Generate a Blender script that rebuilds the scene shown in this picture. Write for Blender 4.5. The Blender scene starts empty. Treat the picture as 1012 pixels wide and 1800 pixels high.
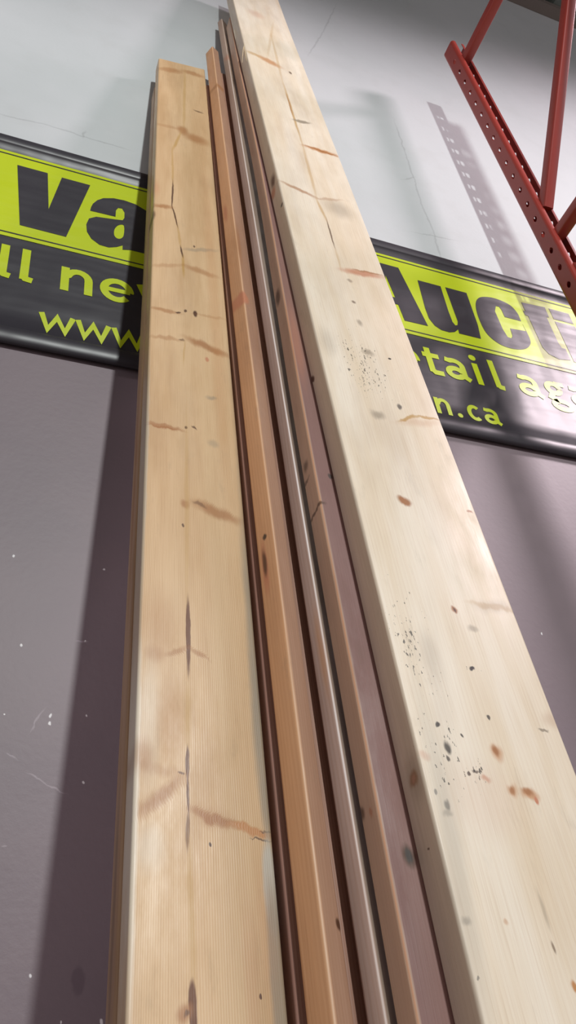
import bpy, bmesh, math, random
from mathutils import Matrix, Vector
random.seed(4)
S = bpy.context.scene
COL = S.collection

def lin(c):
    return tuple(((v/255)/12.92 if v/255 <= .04045 else ((v/255+.055)/1.055)**2.4) for v in c) + (1.,)

def tag(o, label=None, cat=None, group=None, kind=None):
    if label: o['label'] = label
    if cat: o['category'] = cat
    if group: o['group'] = group
    if kind: o['kind'] = kind
    return o

def mesh_obj(name, verts, faces, mat, parent=None, smooth=False):
    me = bpy.data.meshes.new(name)
    me.from_pydata(verts, [], faces)
    bm = bmesh.new(); bm.from_mesh(me)
    bmesh.ops.recalc_face_normals(bm, faces=bm.faces)
    bm.to_mesh(me); bm.free()
    if smooth:
        for p in me.polygons: p.use_smooth = True
    if mat: me.materials.append(mat)
    o = bpy.data.objects.new(name, me); COL.objects.link(o)
    if parent: o.parent = parent
    return o

def empty(name, loc):
    o = bpy.data.objects.new(name, None); COL.objects.link(o); o.location = loc
    return o

# ------------------------------------------------------------------ node helper
class NT:
    def __init__(s, name):
        s.m = bpy.data.materials.new(name); s.m.use_nodes = True
        s.t = s.m.node_tree; s.t.nodes.clear()
        s.out = s.t.nodes.new('ShaderNodeOutputMaterial')
        s.b = s.t.nodes.new('ShaderNodeBsdfPrincipled')
        s.t.links.new(s.b.outputs[0], s.out.inputs[0])
    def n(s, ty, **k):
        n = s.t.nodes.new(ty)
        for a, v in k.items(): setattr(n, a, v)
        return n
    def put(s, sock, v):
        if isinstance(v, bpy.types.NodeSocket): s.t.links.new(v, sock)
        elif v is not None: sock.default_value = v
    def math(s, op, a, b=None, c=None, clamp=False):
        n = s.n('ShaderNodeMath', operation=op, use_clamp=clamp)
        for i, v in enumerate((a, b, c)):
            if v is not None: s.put(n.inputs[i], v)
        return n.outputs[0]
    def vmath(s, op, a, b=None):
        n = s.n('ShaderNodeVectorMath', operation=op)
        s.put(n.inputs[0], a)
        if b is not None: s.put(n.inputs[1], b)
        return n.outputs['Value'] if op in ('LENGTH', 'DISTANCE', 'DOT_PRODUCT') else n.outputs[0]
    def comb(s, x, y, z):
        n = s.n('ShaderNodeCombineXYZ')
        for i, v in enumerate((x, y, z)): s.put(n.inputs[i], v)
        return n.outputs[0]
    def objxyz(s):
        c = s.n('ShaderNodeTexCoord').outputs['Object']
        n = s.n('ShaderNodeSeparateXYZ'); s.put(n.inputs[0], c)
        return c, n.outputs[0], n.outputs[1], n.outputs[2]
    def noise(s, vec, scale=1., detail=3., rough=.5, color=False):
        n = s.n('ShaderNodeTexNoise'); s.put(n.inputs['Vector'], vec)
        n.inputs['Scale'].default_value = scale; n.inputs['Detail'].default_value = detail
        n.inputs['Roughness'].default_value = rough
        return n.outputs['Color' if color else 'Fac']
    def mapr(s, v, a, b, c=0., d=1., smooth=True):
        n = s.n('ShaderNodeMapRange', interpolation_type='SMOOTHSTEP' if smooth else 'LINEAR')
        s.put(n.inputs['Value'], v)
        for k, q in (('From Min', a), ('From Max', b), ('To Min', c), ('To Max', d)): s.put(n.inputs[k], q)
        return n.outputs[0]
    def mix(s, f, a, b, mode='MIX'):
        n = s.n('ShaderNodeMix', data_type='RGBA', blend_type=mode)
        s.put(n.inputs[0], f); s.put(n.inputs[6], a); s.put(n.inputs[7], b)
        return n.outputs[2]
    def scaled(s, vec, sc):
        return s.vmath('MULTIPLY', vec, sc)
    def ell(s, vec, cx, cy, rx, ry, rot, soft, k):
        """soft elliptical patch on the surface"""
        X, Y = vec
        rx = max(rx, .0012); ry = max(ry, .0012); c = math.cos(rot); n = math.sin(rot)
        u = s.math('MULTIPLY_ADD', X, c/rx, s.math('MULTIPLY_ADD', Y, n/rx, -(cx*c+cy*n)/rx))
        v = s.math('MULTIPLY_ADD', X, -n/ry, s.math('MULTIPLY_ADD', Y, c/ry, (cx*n-cy*c)/ry))
        l = s.math('SQRT', s.math('MULTIPLY_ADD', u, u, s.math('MULTIPLY', v, v)))
        return s.mapr(l, 1-soft*.75, 1+soft*.6, k, 0.)
    def bump(s, h, strength, dist=.001):
        n = s.n('ShaderNodeBump'); n.inputs['Strength'].default_value = strength
        n.inputs['Distance'].default_value = dist; s.put(n.inputs['Height'], h)
        s.put(s.b.inputs['Normal'], n.outputs[0])

TONE = {'b': (163, 107, 60), 'd': (84, 52, 34), 'k': (46, 38, 34), 'y': (190, 150, 86), 'g': (150, 136, 118),
        'r': (196, 128, 96), 'o': (192, 134, 84), 'w': (232, 220, 202), 't': (110, 66, 36), 'l': (186, 180, 168)}

def wood(name, light, dark, front=(), side=(), specks=(), seed=0., lines=.5, rough=.5, pitch=.0034, dirt=.25, edge=None, arris=None):
    s = NT(name); c, x, y, z = s.objxyz()
    at = s.n('ShaderNodeAttribute'); at.attribute_name = 'cross'; x = at.outputs['Fac']   # place across the board
    c = s.comb(x, y, z)
    # gentle wobble of every mark
    nz = s.noise(s.scaled(s.vmath('ADD', c, (seed, seed*2, seed*3)), (60, 60, 22)), 1., 3., .6, color=True)
    wob = s.scaled(s.vmath('SUBTRACT', nz, (.5, .5, .5)), (.0045, .020, 0))
    sw = s.n('ShaderNodeSeparateXYZ'); s.put(sw.inputs[0], wob); wx, wz = sw.outputs[0], sw.outputs[1]
    P = (x, z); Pw = (s.math('ADD', x, wx), s.math('ADD', z, wz))
    warp = None
    for (a, b, rx, rz, rot, col, sf, k) in front:
        if col in 'bo' and k > .5 and rx > .01:
            mk = s.ell(Pw, a, b, rx, rz, rot, sf, k)
            warp = mk if warp is None else s.math('ADD', warp, mk)
    off = s.vmath('ADD', c, (seed*7.3, seed*3.1, seed*5.7))
    lo = s.noise(s.scaled(off, (9, 9, .55)), 1., 2., .5)
    lo2 = s.noise(s.scaled(off, (22, 22, 2.2)), 1., 3., .55)
    fib = s.noise(s.scaled(off, (900, 900, 9)), 1., 3., .65)
    gx = s.math('ADD', s.math('ADD', x, s.math('MULTIPLY', y, .7)), s.math('MULTIPLY', s.math('SUBTRACT', lo, .5), .030))
    if warp is not None: gx = s.math('ADD', gx, s.math('MULTIPLY', warp, .006))
    ph = s.math('MULTIPLY', gx, 2*math.pi/pitch)
    ring = s.math('POWER', s.math('MULTIPLY_ADD', s.math('SINE', ph), .5, .5), 2.)
    base = s.mix(s.mapr(lo2, .3, .72), lin(light), lin(dark))
    if edge:   # narrow edge recoloured to paint in how light falls on that side
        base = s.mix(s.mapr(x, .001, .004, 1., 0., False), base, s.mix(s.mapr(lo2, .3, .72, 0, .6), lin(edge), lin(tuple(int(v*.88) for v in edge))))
    if arris:  # pale line paints a highlight along the corner
        am = s.math('MULTIPLY', s.mapr(x, .0012, .0024, 1., 0.), s.mapr(y, .0012, .0024, 1., 0.))
        base = s.mix(s.math('MULTIPLY', am, s.mapr(lo2, .25, .6, .45, 1.)), base, lin(arris))
    base = s.mix(s.mapr(lo, .42, .75, 0, .5), base, lin(tuple(int(a*.62+b*.38) for a, b in zip(light, (214, 176, 128)))))
    base = s.mix(s.math('MULTIPLY', ring, lines*.55), base, s.mix(1., base, lin((205, 165, 125)), 'MULTIPLY'))
    base = s.mix(s.math('MULTIPLY', s.mapr(fib, .45, .75), .28), base, s.mix(1., base, lin((200, 175, 150)), 'MULTIPLY'))
    grime = s.noise(s.scaled(off, (30, 30, 9)), 1., 5., .7)
    base = s.mix(s.mapr(grime, .56, .8, 0, dirt), base, lin((128, 116, 100)))
    mot = s.noise(s.scaled(off, (14, 14, 3.5)), 1., 4., .6)
    base = s.mix(s.mapr(mot, .5, .72, 0, dirt*.9), base, s.mix(1., base, lin((206, 196, 196)), 'MULTIPLY'))
    fmask = s.mapr(y, .003, .006, 1., 0., False)
    for (a, b, rx, rz, rot, col, sf, k) in front:
        mk = s.ell(Pw, a, b, rx, rz, rot, sf, k)
        base = s.mix(s.math('MULTIPLY', mk, fmask) if col in 'kg' else mk, base, lin(TONE[col]))
    if side:
        Q = (s.math('ADD', y, wx), s.math('ADD', z, wz))
        smask = s.mapr(x, .004, .007, 1., 0., False)
        for (a, b, rx, rz, rot, col, sf, k) in side:
            base = s.mix(s.math('MULTIPLY', s.ell(Q, a, b, rx, rz, rot, sf, k), smask), base, lin(TONE[col]))
    if specks:
        reg = None
        for (a, b, rx, rz, rot, col, sf, k) in specks:
            e = s.ell(P, a, b, rx, rz, rot, 1.2, 1.)
            reg = e if reg is None else s.math('MAXIMUM', reg, e)
        sp = s.noise(s.scaled(off, (330, 330, 120)), 1., 3., .6)
        big = s.noise(s.scaled(off, (60, 60, 16)), 1., 2., .5)
        th = s.math('SUBTRACT', .79, s.math('MULTIPLY', reg, s.mapr(big, .35, .7, .12, .25)))
        m = s.math('MULTIPLY', s.math('GREATER_THAN', sp, th), s.math('MULTIPLY', fmask, s.math('GREATER_THAN', reg, .05)))
        base = s.mix(s.math('MULTIPLY', m, .85), base, lin((62, 56, 50)))
    s.put(s.b.inputs['Base Color'], base)
    s.put(s.b.inputs['Roughness'], s.mapr(grime, .35, .7, rough-.05, rough+.12))
    s.b.inputs['Specular IOR Level'].default_value = .5
    s.bump(s.math('ADD', s.math('MULTIPLY', ring, lines), fib), .22, .0005)
    return s.m

# ------------------------------------------------------------------ boards
E1 = Vector((0.99839, -0.00674, -0.0563)); E2 = Vector((0, 0.99292, -0.11879)); DD = Vector((0.05671, 0.1186, 0.99132))
def interp(bow, z):
    if z <= bow[0][0]: return bow[0][1]
    for (a, p), (b, q) in zip(bow, bow[1:]):
        if z <= b:
            t = (z-a)/(b-a); return p+(q-p)*t
    return bow[-1][1]

def board(name, loc, W, T, L, bow, mat, label, group=None, r=.0035, skew=0., sag=0., turn=0.):
    """one sawn board: rounded arrises, slight bow, square-cut ends"""
    prof = []
    for (cx, cy, a0) in ((r, r, 180), (W-r, r, 270), (W-r, T-r, 0), (r, T-r, 90)):
        for k in range(5):
            a = math.radians(a0+22.5*k)
            prof.append((cx+r*math.cos(a), cy+r*math.sin(a)))
    N = 60; n = len(prof); V = []; F = []
    for i in range(N+1):
        z0 = L*i/N; dx = sum(interp(bow, z0+d) for d in (-.2, -.1, 0, .1, .2))/5
        for px, py in prof:
            z = z0 + (skew*px if i == N else 0)
            V.append((px+dx, py+sag*math.sin(math.pi*z0/L), z))
    for i in range(N):
        for j in range(n):
            F.append((i*n+j, i*n+(j+1) % n, (i+1)*n+(j+1) % n, (i+1)*n+j))
    F.append(tuple(range(n))[::-1]); F.append(tuple(N*n+j for j in range(n)))
    o = mesh_obj(name, V, F, mat)
    ca = o.data.attributes.new('cross', 'FLOAT', 'POINT')
    for i, v in enumerate(ca.data): v.value = prof[i % n][0]
    for p in o.data.polygons: p.use_smooth = len(p.vertices) == 4
    o.data.set_sharp_from_angle(angle=math.radians(50))
    a = math.radians(turn)
    M = Matrix((E1*math.cos(a)+E2*math.sin(a), E2*math.cos(a)-E1*math.sin(a), DD)).transposed().to_4x4(); M.translation = Vector(loc)
    o.matrix_world = M
    return tag(o, label, 'lumber', group)

LF = [(0.0361,3.6346,0.0427,0.0178,0.608,'b',0.8,0.55),(0.103,3.6744,0.0322,0.0184,0.156,'b',0.8,0.6),(0.0738,3.4348,0.2315,0.004,-1.589,'y',0.8,0.5),(0.0666,3.1969,0.0133,0.0272,0,'b',0.8,0.7),(0.1006,3.1667,0.0308,0.0268,-0.403,'b',0.8,0.65),(0.0297,3.1899,0.0376,0.0096,0.187,'b',0.8,0.3),(0.1112,3.3704,0.0133,0.0055,-0.049,'d',0.6,0.7),(0.0511,3.1124,0.07,0.0036,-1.728,'y',0.8,0.7),(0.0407,2.9518,0.102,0.0027,-1.565,'y',0.8,0.6),(0.04,2.8005,0.0706,0.002,-1.59,'d',0.5,0.9),(0.0452,2.6947,0.0522,0.0018,-1.446,'d',0.5,0.9),(0.0192,2.728,0.0222,0.0096,0.383,'b',0.8,0.7),(-0.0019,2.6763,0.0059,0.0209,0,'d',0.7,0.7),(0.0035,2.8051,0.0087,0.0348,0,'r',1,0.35),(0.0537,2.6072,0.0453,0.0029,-1.5,'y',0.8,0.6),(0.0579,2.5463,0.0248,0.002,-1.487,'d',0.5,0.9),(0.0841,2.5877,0.0024,0.0049,0,'d',0.5,0.8),(0.0967,2.5768,0.0389,0.0073,0.448,'g',0.8,0.5),(0.0608,2.4909,0.04,0.0028,-1.553,'y',0.8,0.8),(0.0291,2.4759,0.0357,0.0066,0.535,'b',0.8,0.35),(0.0958,2.4892,0.033,0.0102,-0.137,'b',0.8,0.55),(0.0264,2.3108,0.0266,0.0057,0.123,'b',0.8,0.6),(0.0498,2.3165,0.0057,0.0029,0.449,'d',0.5,0.9),(0.0633,2.3268,0.0031,0.0049,0,'d',0.5,0.9),(0.081,2.3257,0.0042,0.0098,0,'d',0.5,1.0),(0.1092,2.3285,0.0275,0.0049,0.153,'b',0.8,0.3),(0.0279,2.2247,0.0286,0.0061,0.166,'b',0.8,0.45),(0.1001,2.2276,0.0407,0.0107,-0.383,'b',0.8,0.8),(0.0593,2.1934,0.0343,0.0015,-1.596,'y',0.8,0.5),(0.0552,2.2308,0.005,0.0035,0,'d',0.7,0.6),(0.0989,2.1892,0.0035,0.0069,0,'r',0.6,0.8),(0.1031,2.0835,0.0086,0.0046,0,'g',0.9,0.6),(0.1017,1.9678,0.008,0.0081,0,'g',0.9,0.4),(0.0274,1.984,0.0274,0.0054,-0.029,'b',0.7,0.7),(0.0261,1.9816,0.0261,0.002,0.029,'b',0.7,0.7),(0.0602,1.9932,0.0022,0.0028,0,'d',0.5,0.9),(0.0729,1.9948,0.0048,0.0021,-0.621,'d',0.6,0.8),(0.0565,1.8245,0.0056,0.0079,0,'b',0.8,0.7),(0.1016,1.8195,0.0361,0.0108,-0.354,'b',0.9,0.75),(0.0769,1.8283,0.0099,0.0034,-0.393,'d',0.7,0.5),(0.0537,1.7833,0.0019,0.0032,0,'d',0.5,0.9),(0.0589,1.8273,0.1816,0.0031,-1.584,'y',1,0.4),(0.0577,1.6019,0.0576,0.0031,-1.579,'t',0.35,1.0),(0.0437,1.576,0.0138,0.004,0.513,'b',0.9,0.55),(0.0701,1.5782,0.0133,0.0037,-0.601,'b',0.9,0.6),(0.0174,1.5678,0.0117,0.011,0,'b',1,0.4),(0.0562,1.4972,0.047,0.0032,-1.578,'y',1,0.5),(0.0551,1.4367,0.0201,0.002,-1.584,'t',0.35,1.0),(0.0546,1.4021,0.022,0.0015,-1.584,'t',0.35,1.0),(0.0538,1.3619,0.0206,0.002,-1.598,'t',0.5,0.8),(0.0563,1.2852,0.0619,0.0034,-1.558,'y',1,0.55),(0.0484,1.4235,0.0036,0.0019,0,'d',0.6,0.9),(0.0259,1.396,0.0332,0.0078,-2.388,'b',1,0.75),(0.025,1.4266,0.0229,0.0069,-0.083,'b',1,0.35),(0.0814,1.3771,0.0249,0.0056,-0.327,'b',0.8,0.85),(0.1181,1.3679,0.0238,0.005,-0.143,'o',0.6,0.95),(0.1287,1.3602,0.0113,0.0007,-0.038,'d',0.5,0.8),(0.134,1.3694,0.0069,0.0006,-0.017,'d',0.5,0.7),(0.0803,1.3788,0.021,0.0101,-0.284,'b',1,0.3),(0.0759,1.3528,0.0014,0.0023,0,'d',0.4,1.0),(0.1165,1.2188,0.0013,0.0018,0,'d',0.4,1.0),(0.0562,1.2046,0.0276,0.0037,-1.555,'t',0.3,1.0),(0.049,1.2051,0.0068,0.0068,0,'b',0.9,0.8),(0.051,1.2043,0.0024,0.0025,0,'d',0.7,0.7),(0.1396,1.7238,0.0087,0.0916,0,'g',0.9,0.7),(0.1389,1.5872,0.0086,0.127,0,'g',0.8,0.8),(0.1382,1.4798,0.01,0.1079,0,'g',0.7,0.85),(0.1381,1.3938,0.0074,0.0311,0,'g',0.7,0.7),(0.1358,1.3131,0.0087,0.0487,0,'l',0.4,0.9),(0.1341,1.2331,0.008,0.0842,0,'g',0.5,0.85),(0.1406,1.8779,0.0061,0.0987,0,'g',0.9,0.4),(0.1416,2.0964,0.0059,0.1905,0,'g',0.9,0.35),(0.0015,1.4015,0.2038,0.0038,-1.565,'w',0.8,0.9),(0.001,1.8622,0.2733,0.003,-1.572,'l',0.8,0.6),(0.0138,1.486,0.0121,0.0764,0,'w',1,0.4),(0.0166,1.3446,0.0129,0.0218,0,'w',1,0.5),(0.0371,1.4888,0.0136,0.0491,0,'b',1,0.35),(0.0078,1.4386,0.0104,0.0192,0,'b',1,0.5),(0.0248,1.6097,0.0228,0.0503,0,'b',1,0.3),(0.1512,2.9128,0.0141,0.1943,0,'g',1,0.5),(0.1178,2.408,0.0101,0.5381,0,'o',1,0.25),(0.1273,1.2665,0.011,0.0594,0,'r',1,0.15),(0.1086,1.2328,0.0073,0.0739,0,'r',1,0.15)]  # soft whitish patches near the left edge are painted sheen
DF = [(0.0255,3.6216,0.0234,0.0144,-0.269,'y',0.8,0.6),(0.0706,3.6017,0.0368,0.02,-0.592,'o',0.8,0.8),(0.0993,3.8531,0.2131,0.0042,1.423,'y',0.9,0.3),(0.0745,4.091,0.0266,0.0376,0,'r',1,0.3),(0.0989,3.6667,0.2434,0.004,-1.602,'y',0.9,0.4),(0.0919,3.2247,0.2006,0.0035,-1.577,'y',0.7,0.75),(0.0907,3.2734,0.0834,0.0022,-1.581,'b',0.6,0.6),(0.1285,3.5651,0.0049,0.0113,0,'d',0.7,0.8),(0.1111,3.1755,0.0272,0.0088,0.445,'g',0.7,0.9),(0.087,2.8658,0.1583,0.0038,-1.594,'y',0.9,0.5),(0.1385,3.0102,0.0448,0.0117,0.095,'o',0.7,0.9),(0.1385,3.0101,0.044,0.0049,0.008,'b',0.7,0.8),(0.0449,2.7286,0.0421,0.0078,-0.363,'b',0.8,0.7),(0.114,2.7268,0.0361,0.0063,0.499,'b',0.8,0.4),(0.1299,2.6892,0.0322,0.0366,0,'g',1,0.45),(0.0865,2.6563,0.0504,0.0035,-1.478,'y',0.8,0.6),(0.0906,2.5564,0.0651,0.0018,-1.577,'d',0.6,0.8),(0.0897,2.4486,0.0427,0.0026,-1.584,'y',0.9,0.4),(0.1337,2.418,0.0453,0.0108,0.218,'r',0.8,0.8),(0.1475,2.4299,0.0324,0.0037,0.163,'b',0.7,0.7),(0.1,2.3757,0.005,0.0058,0,'d',0.9,0.5),(0.0937,2.296,0.0036,0.0043,0,'d',0.7,0.7),(0.0929,2.2262,0.0047,0.0099,0,'g',0.9,0.7),(0.091,2.1336,0.01,0.0072,0,'g',0.9,0.7),(0.1294,2.1349,0.003,0.0033,0,'k',0.5,1.0),(0.02,2.136,0.0128,0.0356,0,'g',1,0.3),(0.1177,1.9993,0.0042,0.0062,0,'k',0.6,0.8),(0.0737,1.9626,0.011,0.0104,0,'g',0.9,0.7),(0.1266,1.9721,0.0228,0.0038,0.539,'y',0.7,0.9),(0.1624,1.986,0.0214,0.0035,0.115,'y',0.7,0.9),(0.1436,1.9676,0.0393,0.0076,0.298,'o',1,0.3),(0.0743,1.7781,0.0099,0.0094,-0.5,'b',0.6,1.0),(0.1751,1.7794,0.0048,0.003,0,'b',0.7,0.9),(0.0983,1.5968,0.0041,0.0046,0,'b',0.7,1.0),(0.0983,1.5968,0.0016,0.0028,0,'d',0.7,1.0),(0.1557,1.6102,0.0316,0.0048,-0.009,'y',0.8,0.55),(0.1574,1.6106,0.0278,0.0095,0.156,'g',1,0.3),(0.0965,1.5094,0.0034,0.0028,0,'k',0.5,1.0),(0.116,1.571,0.0065,0.0044,0,'g',1,0.6),(0.0321,1.4315,0.0031,0.0034,0,'k',0.5,1.0),(0.0975,1.449,0.0022,0.0029,0,'k',0.5,0.9),(0.0577,1.4212,0.0018,0.0016,0,'k',0.5,0.9),(0.0369,1.4059,0.004,0.0059,0,'k',0.7,0.95),(0.0341,1.3936,0.002,0.0032,0,'k',0.6,0.9),(0.1634,1.4402,0.0061,0.0022,0,'g',0.6,0.9),(0.0941,1.4069,0.007,0.0088,0,'o',0.8,0.7),(0.0934,1.4087,0.0035,0.0054,0,'b',0.8,1.0),(0.0984,1.3664,0.0061,0.0063,0,'o',0.8,0.6),(0.098,1.367,0.0034,0.0044,0,'b',0.8,0.9),(0.1178,1.3632,0.0096,0.0063,0,'o',0.8,0.8),(0.116,1.3655,0.0055,0.0038,0,'b',0.9,0.9),(0.1231,1.3576,0.0021,0.005,0,'r',0.6,1.0),(0.0529,1.3806,0.002,0.0025,0,'k',0.5,0.9),(0.0612,1.3845,0.004,0.0019,0,'k',0.6,0.8),(0.0711,1.3768,0.0054,0.0038,0,'r',0.9,0.6),(0.019,1.3455,0.0031,0.0053,0,'k',0.7,0.9),(0.0173,1.3374,0.0056,0.0035,0,'g',0.9,0.7),(0.0074,1.3959,0.0058,0.0051,0,'r',0.9,0.4),(0.0096,1.3586,0.0019,0.003,0,'k',0.6,0.8),(0.0081,1.2401,0.0045,0.0033,0,'g',0.9,0.8),(0.0885,1.2172,0.0012,0.0056,0,'d',0.7,0.7),(0.0903,1.2493,0.0018,0.015,0,'g',0.9,0.5),(0.0979,1.1876,0.0035,0.0053,0,'o',0.7,1.0),(0.0059,1.1931,0.0016,0.0013,0,'k',0.6,0.8),(0.0475,1.2395,0.0023,0.0029,0,'o',0.9,0.5),(0.1801,1.4549,0.0124,0.0105,0,'b',1,0.25),(0.0464,1.5223,0.0118,0.0322,0,'g',1,0.25),(0.0625,1.3555,0.0392,0.0365,0,'r',1,0.12),(0.0127,1.3106,0.1709,0.0106,-1.618,'l',1,0.4),(0.0257,1.362,0.2057,0.0123,-1.743,'g',1,0.12),(0.1013,1.2698,0.0188,0.079,0,'y',1,0.15)]
SP = [(0.0285,1.5508,0.0335,0.0756,0,'k',0.6,1.0),(0.0377,1.4836,0.0228,0.0377,0,'k',0.6,1.0),(0.0312,1.4015,0.0298,0.0655,0,'k',0.6,1.0),(0.0623,1.3796,0.0214,0.0178,0,'k',0.6,1.0),(0.0965,1.5094,0.0152,0.0096,0,'k',0.6,1.0),(0.0766,2.0952,0.0541,0.1037,0,'k',0.6,1.0)]
DS = [(0.0174,1.3767,0.0081,0.0095,0,'b',0.6,1.0),(0.0174,1.3767,0.0035,0.0052,0,'r',0.8,1.0),(0.0174,1.3767,0.0141,0.0238,0,'g',1,0.5),(0.0385,2.076,0.0067,0.0072,0,'d',0.5,1.0),(0.0196,2.7839,0.0111,0.0264,0,'d',0.9,1.0),(0.0308,2.7453,0.0134,0.0191,0,'r',0.7,0.8),(0.0199,1.3106,0.0024,0.0013,0,'d',0.5,0.8),(0.0084,2.6424,0.0052,0.0048,0,'k',0.5,1.0),(0.0546,3.4971,0.0118,0.0376,0,'d',0.9,0.8),(0.0553,3.2809,0.011,0.0333,0,'d',0.9,0.8)]
CF = [(0.0237,1.3106,0.0067,0.011,0,'d',0.6,1.0),(0.0237,1.3106,0.0036,0.0072,0,'k',0.5,0.9),(0.0004,1.7873,0.0077,0.0034,0,'d',0.9,0.8),(0.0231,1.8465,0.0036,0.0062,0,'k',0.5,0.8),(0.009,2.1836,0.0085,0.1096,0,'r',1,0.4),(0.0261,1.8847,0.0747,0.0014,-1.571,'d',0.9,0.5)]
CS = [(0.022,2.3594,0.011,0.023,0,'d',0.8,0.9),(0.0404,2.3355,0.0067,0.0071,0,'k',0.5,0.9),(0.033,1.3668,0.006,0.007,0,'d',0.8,0.8),(0.0144,1.3573,0.0034,0.0049,0,'r',0.8,0.7),(0.0222,1.8862,0.0084,0.0109,0,'d',0.9,0.7),(0.0311,1.8592,0.0134,0.0036,0,'d',0.9,0.7)]
AS = [(0.021,1.7074,0.0058,0.0405,0,'r',0.8,0.9),(0.0159,1.7592,0.0039,0.0057,0,'k',0.6,0.9),(0.0209,1.7172,0.0039,0.02,0,'d',0.8,0.9),(0.022,2.7301,0.0064,0.0393,0,'r',0.8,0.8),(0.0045,2.3597,0.0094,0.0179,0,'r',0.6,0.8)]
AF = [(-0.0004,2.3554,0.0125,0.0201,0,'r',0.6,0.9),(0.0214,1.2703,0.0032,0.0057,0,'d',0.6,1.0),(0.0348,2.2996,0.0048,0.0107,0,'k',0.6,0.9),(0.0054,2.5624,0.0052,0.0812,0,'b',0.9,0.5),(0.0135,3.4995,0.0219,0.0162,0,'b',0.8,0.7)]
BS = [(0.0303,2.8888,0.0047,0.0272,0,'d',0.8,0.8),(0.0324,2.7195,0.0044,0.1204,0,'d',0.9,0.4),(0.0059,1.575,0.0047,0.0605,0,'o',1,0.5),(0.0011,3.8281,0.0163,0.0242,0,'r',1,0.5)]
CR = [((1.195, 3.94), (1.188, 3.712)), ((1.188, 3.712), (1.184, 3.583)), ((1.187, 3.594), (1.138, 3.556)), ((1.184, 3.583), (1.176, 3.426)), ((1.176, 3.426), (1.182, 3.263)), ((1.118, 3.25), (1.251, 3.27)), ((1.182, 3.263), (1.169, 3.146)), ((-0.068, 3.237), (0.041, 3.252)), ((0.041, 3.252), (0.136, 3.248)), ((0.136, 3.248), (0.245, 3.247)), ((0.14, 3.276), (0.135, 3.244)), ((1.109, 4.862), (0.991, 4.499)), ((0.991, 4.499), (0.915, 4.297))]
SPK = [(0.077, 1.905), (0.216, 1.902), (0.191, 1.764), (0.148, 1.64), (0.144, 1.31), (0.179, 1.259), (0.227, 1.259), (0.1, 1.747), (0.198, 1.642), (1.073, 1.869), (0.196, 1.547), (0.084, 1.636), (0.148, 1.629)]
SCR = [((0.124, 1.553), (0.149, 1.54)), ((0.149, 1.54), (0.172, 1.529)), ((0.18, 1.764), (0.194, 1.763)), ((0.096, 1.58), (0.106, 1.574)), ((0.122, 1.616), (0.138, 1.647)), ((0.095, 1.459), (0.101, 1.458))]

m_face = wood('pine_face_left', (224, 193, 153), (208, 173, 131), LF, seed=1., lines=.45, rough=.42, pitch=.0023)
m_back = wood('pine_back_left', (196, 160, 126), (170, 136, 106), (), [(.019, 1.9, .006, .25, 0, 'b', .8, .6), (.03, 2.6, .005, .2, 0, 'd', .8, .5), (.02, 1.3, .007, .12, 0, 'd', .9, .5)], seed=2.)
m_D = wood('pine_face_right', (240, 229, 212), (230, 213, 188), DF, DS, SP, seed=3.3, lines=.10, rough=.40, pitch=.005, dirt=.22, edge=(226, 208, 188))
m_C = wood('pine_reddish', (134, 96, 94), (122, 84, 82), CF, CS, seed=4.1, lines=.06, edge=(226, 192, 166), arris=(222, 160, 122))  # reddish front also darkened for shade, edge lightened for side light
m_B = wood('pine_greyish', (156, 140, 128), (140, 122, 110), (), BS, seed=5.2, lines=.3, edge=(196, 166, 154), arris=(236, 226, 224))  # greyer front and lighter edge paint in the side light
m_A = wood('pine_orange', (184, 146, 124), (172, 132, 108), AF, AS, seed=6.4, lines=.25, edge=(222, 168, 124), arris=(232, 192, 158))  # front darkened and edge lightened to imitate light from the side
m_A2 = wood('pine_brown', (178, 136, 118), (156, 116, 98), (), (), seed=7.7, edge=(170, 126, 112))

G = 'long sawn boards leaning on the wall'
board('lumber_board', (0.1068, 0.6415, 0.0124), .1405, .038, 3.705, [(0, 0), (1.198, 0), (1.537, .0014), (2.201, .0039), (3.713, .0092)], m_face,
      'wide golden pine board with a central split, front board of the left-hand stack', G, skew=.32)
board('lumber_board', (0.1084, 0.6803, 0.0124), .140, .038, 3.568, [(0, -.0037), (1.204, -.0037), (1.548, -.0021), (2.253, .0017), (3.568, .0065)], m_back,
      'shorter board against the wall behind the wide golden board, only its left edge showing', G)
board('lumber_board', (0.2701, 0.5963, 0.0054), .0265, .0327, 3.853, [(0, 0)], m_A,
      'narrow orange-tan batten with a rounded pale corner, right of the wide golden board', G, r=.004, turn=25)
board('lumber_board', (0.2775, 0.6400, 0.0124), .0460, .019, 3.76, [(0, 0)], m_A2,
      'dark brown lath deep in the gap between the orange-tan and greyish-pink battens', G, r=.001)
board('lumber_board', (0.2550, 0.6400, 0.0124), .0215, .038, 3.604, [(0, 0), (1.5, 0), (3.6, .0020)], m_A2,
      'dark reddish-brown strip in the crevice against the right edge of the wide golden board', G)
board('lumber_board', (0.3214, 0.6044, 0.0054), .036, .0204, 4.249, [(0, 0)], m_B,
      'slim greyish-pink batten with a white highlight painted on its corner, left of the purplish-brown board', G, r=.003, turn=30)
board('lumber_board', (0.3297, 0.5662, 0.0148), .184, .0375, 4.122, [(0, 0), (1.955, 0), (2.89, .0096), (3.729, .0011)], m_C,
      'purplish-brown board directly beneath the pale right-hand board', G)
bD = board('lumber_board', (0.3627, 0.5229, 0.015), .1855, .0428, 4.467, [(0, 0), (1.16, 0), (1.479, -.0028), (1.91, -.0072), (2.793, -.0142), (4.166, -.0322)], m_D,
      'pale cream board speckled with black dirt, foremost and widest on the right', G)

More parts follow.
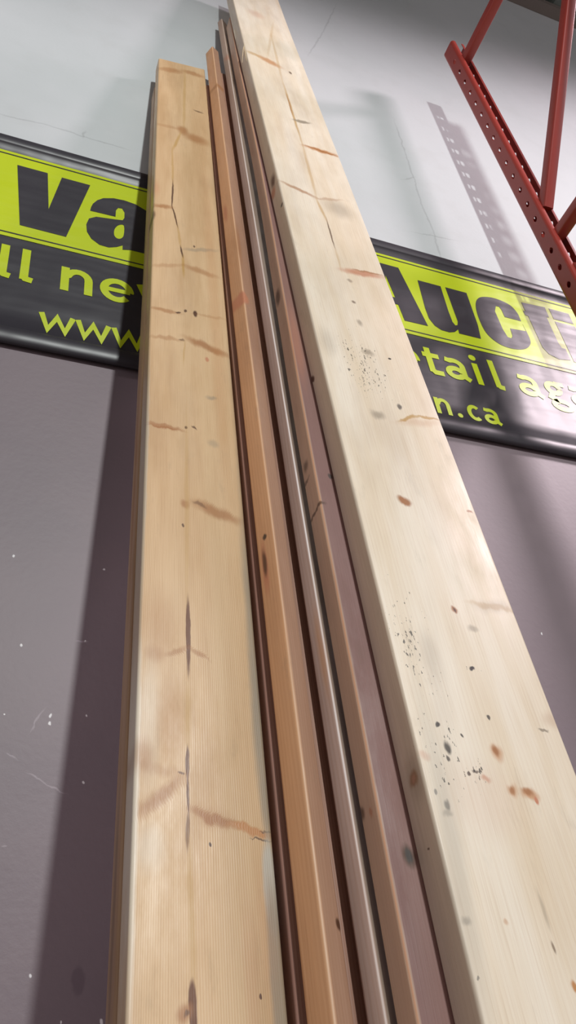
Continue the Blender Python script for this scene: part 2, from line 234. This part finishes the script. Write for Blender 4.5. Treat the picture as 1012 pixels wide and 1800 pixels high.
# torn splinters on the pale board's left edge
ms = NT('splinter_wood'); ms.b.inputs['Base Color'].default_value = lin((236, 214, 178)); ms.b.inputs['Roughness'].default_value = .6
def splinter(pts, w):
    V = []; F = []
    for i, p in enumerate(pts):
        p = Vector(p); t = (Vector(pts[min(i+1, len(pts)-1)])-Vector(pts[max(i-1, 0)])).normalized()
        n = t.orthogonal().normalized(); b = t.cross(n); ww = w*(1-.75*abs(i/(len(pts)-1)-.4))
        for k in range(4):
            a = math.pi/2*k; V.append(tuple(p+ww*(n*math.cos(a)+.5*b*math.sin(a))))
    for i in range(len(pts)-1):
        for k in range(4): F.append((4*i+k, 4*i+(k+1) % 4, 4*i+4+(k+1) % 4, 4*i+4+k))
    F += [(0, 1, 2, 3), tuple(4*(len(pts)-1)+k for k in (3, 2, 1, 0))]
    return mesh_obj('splinter', V, F, ms.m, bD)
bx = -.024
splinter([(bx+.001, .0005, 3.694), (bx-.004, .006, 3.654), (bx-.007, .014, 3.604), (bx-.008, .020, 3.574)], .0016)
splinter([(bx+.001, .0005, 3.694), (bx-.002, .003, 3.634), (bx-.001, .006, 3.574), (bx+.001, .007, 3.534)], .0013)
splinter([(bx-.008, .030, 3.934), (bx-.011, .027, 3.874), (bx-.010, .028, 3.824)], .0012)

# ------------------------------------------------------------------ room
def wall_mat():
    s = NT('painted_block_wall'); c, x, y, z = s.objxyz()
    n1 = s.noise(c, 1.3, 4., .55); n2 = s.noise(c, 90., 3., .6); n3 = s.noise(c, 9., 4., .6)
    up = s.mix(s.mapr(n1, .35, .7), lin((196, 199, 202)), lin((186, 191, 193)))
    up = s.mix(s.mapr(n3, .5, .75, 0, .12), up, lin((168, 168, 166)))
    lo = s.mix(s.mapr(n1, .35, .7), lin((127, 113, 119)), lin((117, 105, 112)))
    lo = s.mix(s.mapr(n3, .45, .8, 0, .25), lo, lin((134, 118, 122)))
    base = s.mix(s.math('GREATER_THAN', z, 2.765), lo, up)
    sw = s.n('ShaderNodeSeparateXYZ'); s.put(sw.inputs[0], s.scaled(s.vmath('SUBTRACT', s.noise(c, 30., 3., .6, True), (.5, .5, .5)), (.016, .016, 0)))
    P = (s.math('ADD', x, sw.outputs[0]), s.math('ADD', z, sw.outputs[1]))
    for (a, b) in CR:
        L = math.hypot(b[0]-a[0], b[1]-a[1])/2
        base = s.mix(s.ell(P, (a[0]+b[0])/2, (a[1]+b[1])/2, L*1.12, .0032, math.atan2(b[1]-a[1], b[0]-a[0]), .9, .28), base, lin((120, 122, 124)))
    for i, p in enumerate(SPK):
        base = s.mix(s.ell(P, p[0], p[1], (.0020, .0017, .0012)[i % 3], (.0032, .0021, .0016)[i % 3], 0, .5, 1.), base, lin((224, 222, 224)))
    for (a, b) in SCR:
        L = math.hypot(b[0]-a[0], b[1]-a[1])/2
        base = s.mix(s.ell(P, (a[0]+b[0])/2, (a[1]+b[1])/2, L*1.1, .0013, math.atan2(b[1]-a[1], b[0]-a[0]), .9, .5), base, lin((170, 158, 166)))
    base = s.mix(s.ell(P, .198, 1.302, .009, .017, 0, .35, .5), base, lin((92, 78, 88)))
    s.put(s.b.inputs['Base Color'], base)
    s.put(s.b.inputs['Roughness'], s.mapr(z, 2.76, 2.77, .5, .7))
    s.bump(s.math('ADD', n2, s.math('MULTIPLY', n3, 2.)), .25, .0012)
    return s.m
def box(name, x0, x1, y0, y1, z0, z1, mat, parent=None):
    V = [(x, y, z) for x in (x0, x1) for y in (y0, y1) for z in (z0, z1)]
    F = [(0, 1, 3, 2), (4, 6, 7, 5), (0, 4, 5, 1), (2, 3, 7, 6), (0, 2, 6, 4), (1, 5, 7, 3)]
    return mesh_obj(name, V, F, mat, parent)
tag(box('wall_back', -5, 8, 1.147, 1.347, 0, 6.1, wall_mat()), kind='structure')
s = NT('concrete_floor'); c, x, y, z = s.objxyz()
s.put(s.b.inputs['Base Color'], s.mix(s.mapr(s.noise(c, 2.5, 6., .6), .3, .7), lin((138, 132, 126)), lin((112, 108, 104)))); s.b.inputs['Roughness'].default_value = .45
tag(box('floor', -5, 8, -8, 1.34, -.15, 0, s.m), kind='structure')
# corrugated steel deck
s = NT('steel_deck'); c, x, y, z = s.objxyz()
s.put(s.b.inputs['Base Color'], s.mix(s.noise(c, 4., 4., .6), lin((122, 130, 124)), lin((98, 106, 102)))); s.b.inputs['Roughness'].default_value = .45; s.b.inputs['Metallic'].default_value = .2
V = []; F = []; prof = []; px = -5.
while px < 8:
    prof += [(px, 6.02), (px+.08, 6.02), (px+.10, 6.08), (px+.17, 6.08)]; px += .19
for (a, b) in prof:
    for yy in (-8., 1.147): V.append((a, yy, b))
for (a, b) in prof:
    for yy in (-8., 1.147): V.append((a, yy, b+.012))
n = len(prof)
for i in range(n-1):
    F.append((2*i, 2*i+1, 2*i+3, 2*i+2)); F.append((2*n+2*i, 2*n+2*i+2, 2*n+2*i+3, 2*n+2*i+1))
tag(mesh_obj('ceiling', V, F, s.m), kind='structure')
s = NT('deck_ledger'); s.b.inputs['Base Color'].default_value = lin((120, 110, 104)); s.b.inputs['Roughness'].default_value = .6
tag(box('trim_1', -5, 8, 1.09, 1.146, 5.96, 6.015, s.m), kind='structure')

# ------------------------------------------------------------------ banner
def vinyl(name, col, spec=.5):
    s = NT(name); c, x, y, z = s.objxyz()
    s.b.inputs['Base Color'].default_value = lin(col)
    s.b.inputs['Roughness'].default_value = .40; s.b.inputs['Specular IOR Level'].default_value = spec
    h = s.noise(s.vmath('ADD', s.scaled(c, (2.2, 0, 9.)), (3., 0, 1.)), 1., 2., .5)
    h2 = s.noise(s.scaled(c, (5., 0, 2.5)), 1., 2., .5)
    w = s.mapr(x, 1.3, 2.0, .35, 1.)
    s.bump(s.math('ADD', s.math('MULTIPLY', h, w), s.math('MULTIPLY', h2, .5)), 1., .012)
    return s.m
M_dk = vinyl('banner_charcoal', (52, 49, 56)); M_yl = vinyl('banner_yellow', (190, 206, 28))
BY = 1.485; BX0, BX1, BZ0, BZ1 = -.75, 2.75, 3.113, 4.078
KB = .7657
ban = empty('banner', (1.0*KB, 1.137, (BZ0-1.405)*KB+1.082)); ban.scale = (KB, KB, KB); tag(ban, 'dark banner with yellow band and partly hidden lettering, hung across the wall', 'banner')
def loc3(v): return (v[0]-1.0, v[1], v[2]-BZ0)
def bulge(z):
    b = 0
    for c0, hw, a in ((BZ0+.030, .030, .013), (BZ1-.026, .026, .010)):
        t = (z-c0)/hw
        if abs(t) < 1: b = max(b, a*(1-t*t)**.5)
    return b
V = []; F = []; nx = 70
zs = [BZ0+.06*k/14 for k in range(14)] + [BZ0+.06+(BZ1-BZ0-.112)*k/12 for k in range(12)] + [BZ1-.052+.052*k/14 for k in range(15)]
for side in (0, 1):
    for z in zs:
        for i in range(nx+1):
            x = BX0+(BX1-BX0)*i/nx
            V.append(loc3((x, (-bulge(z) if side == 0 else .002+.3*bulge(z)), z)))
nz = len(zs); st = nz*(nx+1)
for j in range(nz-1):
    for i in range(nx):
        a = j*(nx+1)+i
        F.append((a, a+1, a+nx+2, a+nx+1)); F.append((st+a, st+a+nx+1, st+a+nx+2, st+a+1))
for i in range(nx):
    F.append((i, st+i, st+i+1, i+1)); a = (nz-1)*(nx+1)+i; F.append((a, a+1, st+a+1, st+a))
for j in range(nz-1):
    a = j*(nx+1); F.append((a, a+nx+1, st+a+nx+1, st+a)); a += nx; F.append((a, st+a, st+a+nx+1, a+nx+1))
mesh_obj('sheet', V, F, M_dk, ban, smooth=True)

def flat(name, polys, mat, y):
    """flat printed shape: outline(s) given in metres on the banner, filled with holes"""
    cu = bpy.data.curves.new(name, 'CURVE'); cu.dimensions = '2D'; cu.fill_mode = 'BOTH'; cu.extrude = .0002
    for P in polys:
        sp = cu.splines.new('POLY'); sp.points.add(len(P)-1); sp.use_cyclic_u = True
        for q, (a, b) in zip(sp.points, P): q.co = (a, b, 0, 1)
    tmp = bpy.data.objects.new(name, cu); COL.objects.link(tmp)
    dg = bpy.context.evaluated_depsgraph_get(); me = bpy.data.meshes.new_from_object(tmp.evaluated_get(dg))
    bpy.data.objects.remove(tmp)
    for v in me.vertices:
        a, b, c = v.co; v.co = loc3((a, y-c, b))
    me.materials.clear(); me.materials.append(mat); me.name = name
    o = bpy.data.objects.new(name, me); COL.objects.link(o); o.parent = ban
    return o
def rect(a, b, c, d): return [(a, c), (b, c), (b, d), (a, d)]
flat('yellow_band', [rect(BX0, BX1, 3.553, 3.990)], M_yl, -.0012)
flat('border_line', [rect(BX0, BX1, 3.970, 3.9755)], M_dk, -.0020)
flat('border_line', [rect(BX0, BX1, 3.5685, 3.5735)], M_dk, -.0020)

def smooth(pts, n=4):
    """closed Catmull-Rom through the points"""
    out = []; N = len(pts)
    for i in range(N):
        p0, p1, p2, p3 = (Vector(pts[(i+k) % N]) for k in (-1, 0, 1, 2))
        for k in range(n):
            t = k/n
            out.append(tuple(.5*((2*p1)+(p2-p0)*t+(2*p0-5*p1+4*p2-p3)*t*t+(3*p1-p0-3*p2+p3)*t**3)))
    return out
# heavy headline letters, outlines in metres on the banner
flat('letter', [[(-.012, 3.924), (.078, 3.924), (.092, 3.733), (.121, 3.921), (.208, 3.921), (.148, 3.616), (.019, 3.618)]], M_dk, -.0020)
aL = [(.212, 3.781), (.214, 3.800), (.219, 3.822), (.232, 3.848), (.25, 3.868), (.282, 3.883), (.316, 3.887), (.351, 3.882), (.385, 3.862), (.40, 3.83), (.402, 3.79),
      (.402, 3.63), (.335, 3.630), (.312, 3.622), (.312, 3.644), (.294, 3.628), (.271, 3.616), (.244, 3.618), (.22, 3.638), (.206, 3.668), (.203, 3.705), (.210, 3.738), (.231, 3.757),
      (.288, 3.769), (.311, 3.775), (.3165, 3.79), (.3165, 3.82), (.309, 3.838), (.297, 3.836), (.290, 3.820), (.289, 3.784)]
flat('letter', [aL, smooth([(.315, 3.749), (.298, 3.742), (.287, 3.716), (.286, 3.687), (.294, 3.673), (.306, 3.676), (.315, 3.698)], 3)], M_dk, -.0020)
flat('letter', [[(1.206, 3.928), (1.302, 3.928), (1.349, 3.620), (1.259, 3.618), (1.2525, 3.700), (1.215, 3.700), (1.212, 3.62), (1.13, 3.62)],
                [(1.218, 3.738), (1.249, 3.738), (1.236, 3.86)]], M_dk, -.0020)
flat('letter', [[(1.370, 3.882), (1.465, 3.882), (1.460, 3.74), (1.461, 3.680), (1.468, 3.664), (1.478, 3.668), (1.485, 3.690), (1.485, 3.884), (1.575, 3.884),
                 (1.570, 3.700), (1.560, 3.622), (1.472, 3.622), (1.474, 3.644), (1.455, 3.624), (1.431, 3.614), (1.400, 3.616), (1.378, 3.632), (1.364, 3.665), (1.362, 3.72)]], M_dk, -.0020)
flat('letter', [smooth([(1.785, 3.794), (1.784, 3.84), (1.765, 3.880), (1.72, 3.897), (1.675, 3.896), (1.628, 3.876), (1.599, 3.830), (1.587, 3.755), (1.594, 3.668), (1.63, 3.622), (1.68, 3.610), (1.735, 3.622), (1.775, 3.655), (1.790, 3.700)], 5)
                + [(1.788, 3.738), (1.716, 3.730), (1.712, 3.687), (1.702, 3.671), (1.687, 3.673), (1.679, 3.714), (1.677, 3.814), (1.692, 3.850), (1.706, 3.850), (1.712, 3.835), (1.713, 3.794)]], M_dk, -.0020)
flat('letter', [[(1.828, 3.921), (1.940, 3.930), (1.937, 3.868), (1.925, 3.866), (1.923, 3.72), (1.930, 3.690), (1.945, 3.690), (1.945, 3.628), (1.89, 3.616), (1.85, 3.632), (1.834, 3.665), (1.832, 3.84), (1.819, 3.842), (1.819, 3.868), (1.829, 3.868)]], M_dk, -.0020)
flat('letter', [rect(1.958, 2.052, 3.622, 3.852), rect(1.958, 2.052, 3.866, 3.930)], M_dk, -.0020)
# small letters: pen strokes of one weight
def ribbon(P, w, taper=0):
    Lf, Rt = [], []
    for i, p in enumerate(P):
        p = Vector(p); a = Vector(P[max(i-1, 0)]); b = Vector(P[min(i+1, len(P)-1)])
        t1 = (p-a).normalized() if i else (b-p).normalized(); t2 = (b-p).normalized() if i < len(P)-1 else t1
        t = (t1+t2).normalized(); n = Vector((-t.y, t.x)); k = 1/max(.45, n.dot(Vector((-t1.y, t1.x))))
        Lf.append(tuple(p+n*w/2*k)); Rt.append(tuple(p-n*w/2*k))
    return Lf+Rt[::-1]
def arc(cx, cy, rx, ry, a0, a1, n=14):
    return [(cx+rx*math.cos(math.radians(a0+(a1-a0)*k/n)), cy+ry*math.sin(math.radians(a0+(a1-a0)*k/n))) for k in range(n+1)]
def glyph(ch, x, y, w, h, t, mat):
    """ch in a box: left x, baseline y, width w, x-height h, stroke t"""
    r = t/2; S_ = []
    if ch == 'l': S_ = [[(x+r, y+h*1.36), (x+r, y+h*.06)], [(x+r*.9, y+h*.2), (x+r*1.5, y+h*.1), (x+w, y+h*.075)]]
    elif ch == 'i': S_ = [[(x+w/2, y), (x+w/2, y+h)], arc(x+w/2, y+h*1.25, t*.01, t*.01, 0, 10, 1)]
    elif ch == 't': S_ = [[(x+w*.36, y+h*1.24), (x+w*.36, y+h*.1)], [(x+w*.36, y+h*.22), (x+w*.5, y+r), (x+w, y+r)], [(x, y+h-r), (x+w*.97, y+h-r)]]
    elif ch == 'n': S_ = [[(x+r, y), (x+r, y+h)], [(x+r, y+h*.62)] + arc(x+w/2+r*.3, y+h*.58, w/2-r*1.3, h*.42-r, 165, 0, 10) + [(x+w-r, y)]]
    elif ch == 'e': S_ = [[(x+w-r*1.1, y+h*.5)] + arc(x+w/2, y+h/2, w/2-r, h/2-r, 5, 318, 22), [(x+r, y+h*.5), (x+w-r, y+h*.5)]]
    elif ch == 'c': S_ = [arc(x+w*.55, y+h/2, w*.55-r, h/2-r, 48, 312, 20)]
    elif ch == 'a': S_ = [[(x+w*.10, y+h*.90)] + arc(x+w*.45, y+h*.66, w*.33, h*.34-r, 120, 0, 9) + [(x+w*.78, y+h*.1)], [(x+w*.76, y+h*.2), (x+w*.98, y+h*.06)],
                          arc(x+w*.42, y+h*.31, w*.42-r, h*.31-r, 0, 360, 18)]
    elif ch == 'g': S_ = [arc(x+w*.42, y+h*.66, w*.42-r, h*.34-r, 0, 360, 18), [(x+w*.55, y+h*.93), (x+w, y+h*.93)],
                          [(x+w*.25, y+h*.36), (x+w*.14, y+h*.2), (x+w*.35, y+h*.1), (x+w*.72, y+h*.06)] + arc(x+w*.55, y-h*.12, w*.40, h*.19, 60, -250, 14)]
    elif ch == 'w': S_ = [[(x+r*.7, y+h), (x+w*.26, y+r), (x+w*.5, y+h*.86), (x+w*.74, y+r), (x+w-r*.7, y+h)]]
    elif ch == 'v': S_ = [[(x+r*.7, y+h), (x+w*.5, y+r), (x+w-r*.7, y+h)]]
    V = []; F = []
    polys = [ribbon(P, t*(.8 if ch == 'e' and len(P) == 2 else 1)) for P in S_ if len(P) > 1 and not (ch == 'i' and len(P) == 2 and abs(P[0][0]-P[1][0]) < 1e-4 and P is not S_[0])]
    if ch in 'i.':
        cy = y+h*1.27 if ch == 'i' else y+t*.6
        polys = polys[:1] if ch == 'i' else []
        polys.append(arc(x+w/2, cy, t*.62, t*.62, 0, 342, 19))
    for k, P in enumerate(polys):
        m = len(P); b = len(V)
        if ch in 'i.' and k == len(polys)-1:
            V += [loc3((a, -.0012, c_)) for a, c_ in P]; F.append(tuple(range(b, b+m)))
        else:
            h2 = m//2; V += [loc3((a, -.0012-.00003*k, c_)) for a, c_ in P]
            for i in range(h2-1): F.append((b+i, b+i+1, b+m-2-i, b+m-1-i))
    return mesh_obj('letter', V, F, mat, ban)
for ch, x, w in (('l', -.020, .032), ('l', .036, .034), ('n', .143, .087), ('e', .250, .096), ('w', .356, .14),
                 ('e', 1.190, .082), ('t', 1.288, .064), ('a', 1.363, .090), ('i', 1.475, .028), ('l', 1.549, .034), ('a', 1.648, .094), ('g', 1.762, .088), ('a', 1.862, .094)):
    glyph(ch, x, 3.371, w, .104, .0225, M_yl)
for ch, x, w in (('w', .097, .092), ('w', .191, .092), ('w', .286, .092), ('n', 1.278, .054), ('.', 1.352, .018), ('c', 1.393, .050), ('a', 1.453, .060)):
    glyph(ch, x, 3.189, w, .070, .0150, M_yl)

# ------------------------------------------------------------------ pallet rack frame
s = NT('red_rack_paint'); c, x, y, z = s.objxyz()
sc = s.noise(c, 40., 4., .6)
s.put(s.b.inputs['Base Color'], s.mix(s.mapr(sc, .55, .8, 0, .4), lin((158, 58, 50)), lin((128, 50, 44)))); s.b.inputs['Roughness'].default_value = .38
M_red = s.m
RX, RY = 1.83, 1.2435
rack = empty('pallet_rack', (RX*.77, .82*.77, 0)); rack.scale = (.77, .77, .77); tag(rack, 'tall red steel rack frame with punched holes and slanting braces, right of the boards', 'rack')
RT, PITCH, HZ = 5.53, .0988, 3.903
def upright(yc, flip):
    """perforated C channel, open side towards the frame's other post"""
    W, Dp, r, lip, th = .076, .079, .013, .021, .0028
    k = -1 if flip else 1
    pts = []; hole = []
    def add(x, y, h=None): pts.append((x, y)); hole.append(h)
    hw, hd = W/2, Dp/2
    add(-hw+lip, -hd)
    A = lambda cx, cy, a0: [(cx+r*math.cos(math.radians(a0-22.5*i)), cy+r*math.sin(math.radians(a0-22.5*i))) for i in range(5)]
    for q in A(-hw+r, -hd+r, 270): add(*q)
    hole[-1] = 'f'
    for q in A(-hw+r, hd-r, 180): add(*q)
    hole[-1] = 'w'; add(0, hd, 'w')
    for q in A(hw-r, hd-r, 90): add(*q)
    hole[-1] = 'f'
    for q in A(hw-r, -hd+r, 0): add(*q)
    add(hw-lip, -hd)
    n = len(pts); nor = []
    for i in range(n):
        a = Vector(pts[max(i-1, 0)]); b = Vector(pts[min(i+1, n-1)]); t = (b-a).normalized(); nor.append(Vector((t.y, -t.x)))
    V = []; F = []
    def q4(v): b = len(V); V.extend(v); F.append((b, b+1, b+2, b+3))
    def P(i, f, z, inner):
        a = Vector(pts[i])+(Vector(nor[i])*th if inner else Vector((0, 0))); b = Vector(pts[i+1])+(Vector(nor[i+1])*th if inner else Vector((0, 0)))
        q = a.lerp(b, f); return (q.x, k*q.y, z)
    z0 = HZ-PITCH*39.5
    for i in range(n-1):
        if not hole[i]:
            for inn in (0, 1): q4([P(i, 0, 0, inn), P(i, 1, 0, inn), P(i, 1, RT, inn), P(i, 0, RT, inn)])
            continue
        for inn in (0, 1): q4([P(i, 0, 0, inn), P(i, 1, 0, inn), P(i, 1, z0, inn), P(i, 0, z0, inn)])
        z = z0
        while z+PITCH <= RT:
            zc = z+PITCH/2; seg = (Vector(pts[i+1])-Vector(pts[i])).length
            if hole[i] == 'f': a, b = .0098/seg, .0165; H = [(a*math.cos(math.radians(t)), b*math.sin(math.radians(t))*(1.0 if t % 90 == 0 else .82)) for t in range(225, 585, 45)]
            else: a, b = .0085/seg, .019; H = [(a*(.8 if dz < 0 and abs(dx) > 0 else 1)*dx, b*dz) for dx, dz in ((-.8, -.9), (0, -1), (.8, -.9), (1, 0), (.9, .85), (0, 1), (-.9, .85), (-1, 0))]
            O = [(0, z), (.5, z), (1, z), (1, zc), (1, z+PITCH), (.5, z+PITCH), (0, z+PITCH), (0, zc)]
            for inn in (0, 1):
                for j in range(8):
                    j2 = (j+1) % 8
                    q4([P(i, O[j][0], O[j][1], inn), P(i, O[j2][0], O[j2][1], inn), P(i, .5+H[j2][0], zc+H[j2][1], inn), P(i, .5+H[j][0], zc+H[j][1], inn)])
            for j in range(8):
                j2 = (j+1) % 8
                q4([P(i, .5+H[j][0], zc+H[j][1], 0), P(i, .5+H[j2][0], zc+H[j2][1], 0), P(i, .5+H[j2][0], zc+H[j2][1], 1), P(i, .5+H[j][0], zc+H[j][1], 1)])
            z += PITCH
        if z < RT-1e-4:
            for inn in (0, 1): q4([P(i, 0, z, inn), P(i, 1, z, inn), P(i, 1, RT, inn), P(i, 0, RT, inn)])
    for zz in (0, RT):
        for i in range(n-1): q4([P(i, 0, zz, 0), P(i, 1, zz, 0), P(i, 1, zz, 1), P(i, 0, zz, 1)])
    for i, f in ((0, 0), (n-2, 1)): q4([P(i, f, 0, 0), P(i, f, 0, 1), P(i, f, RT, 1), P(i, f, RT, 0)])
    me = bpy.data.meshes.new('post'); me.from_pydata([(a, b+yc-.82, c) for a, b, c in V], [], F)
    bm = bmesh.new(); bm.from_mesh(me); bmesh.ops.remove_doubles(bm, verts=bm.verts, dist=1e-5); bmesh.ops.recalc_face_normals(bm, faces=bm.faces)
    bm.to_mesh(me); bm.free(); me.materials.append(M_red)
    o = bpy.data.objects.new('post', me); COL.objects.link(o); o.parent = rack
    return o
YF = .37
upright(RY, False); upright(YF, True)
def tube(name, y0, z0, y1, z1, w=.044, hx=.021, r=.006, mat=None):
    """rounded rectangular brace in the plane of the frame"""
    a = Vector((0, y0-.82, z0)); b = Vector((0, y1-.82, z1)); t = (b-a).normalized(); n = Vector((0, -t.z, t.y)); X = Vector((1, 0, 0))
    prof = []
    for cx, cy, a0 in ((hx-r, w/2-r, 0), (-hx+r, w/2-r, 90), (-hx+r, -w/2+r, 180), (hx-r, -w/2+r, 270)):
        for k in range(4):
            g = math.radians(a0+30*k); prof.append((cx+r*math.cos(g), cy+r*math.sin(g)))
    V = [tuple(p+X*u+n*v) for p in (a, b) for u, v in prof]; m = len(prof)
    F = [(i, (i+1) % m, m+(i+1) % m, m+i) for i in range(m)]+[tuple(range(m))[::-1], tuple(range(m, 2*m))]
    o = mesh_obj(name, V, F, mat or M_red, rack)
    for p in o.data.polygons: p.use_smooth = len(p.vertices) == 4
    o.data.set_sharp_from_angle(angle=math.radians(40)); return o
tube('horizontal_brace', RY+.02, 5.365, YF-.02, 5.365)
tube('horizontal_brace', RY+.02, 3.972, YF-.02, 3.972)
tube('horizontal_brace', RY+.02, 2.40, YF-.02, 2.40)
tube('horizontal_brace', RY+.02, .25, YF-.02, .25)
tube('diagonal_brace', 1.212, 4.135, .43, 5.158)
tube('diagonal_brace', 1.24, 3.80, .40, 2.60)
tube('diagonal_brace', 1.24, 2.25, .40, 1.0)
for yc in (RY, YF):
    o = box('foot_plate', -.07, .07, yc-.07-.82, yc+.07-.82, 0, .008, M_red, rack)
# ------------------------------------------------------------------ light and camera
def lamp(name, loc, energy, col, radius, size=180, blend=.25, aim=None):
    l = bpy.data.lights.new(name, 'SPOT'); l.energy = energy; l.color = col; l.shadow_soft_size = radius
    l.spot_size = math.radians(size); l.spot_blend = blend
    o = bpy.data.objects.new(name, l); COL.objects.link(o); o.location = loc
    d = Vector(aim) if aim else Vector((0, 0, -1))
    o.rotation_euler = d.to_track_quat('-Z', 'Y').to_euler(); return o
lamp('high_bay_lamp', (1.0, -5.0, 5.1), 1150, (.96, 1., .97), .14)
lamp('high_bay_lamp', (4.6, -1.3, 5.8), 800, (1., .84, .90), .42, 161, .2)
w = bpy.data.worlds.new('world'); S.world = w; w.use_nodes = True
w.node_tree.nodes['Background'].inputs[0].default_value = (.62, .575, .58, 1); w.node_tree.nodes['Background'].inputs[1].default_value = .74

cam = bpy.data.cameras.new('camera'); co = bpy.data.objects.new('camera', cam); COL.objects.link(co)
cam.sensor_fit = 'AUTO'; cam.sensor_width = 36; cam.lens = 30.0; cam.clip_start = .02
R3 = Matrix(((.92734, -.14099, -.34663), (-.35696, -.61133, -.7063), (-.11232, .77872, -.61724)))
M4 = R3.to_4x4(); M4.translation = Vector((0, 0, 1.082)); co.matrix_world = M4
S.camera = co
S.view_settings.view_transform = 'Standard'; S.view_settings.look = 'None'; S.view_settings.gamma = 1
S.view_settings.use_curve_mapping = False; S.view_settings.exposure = 0.
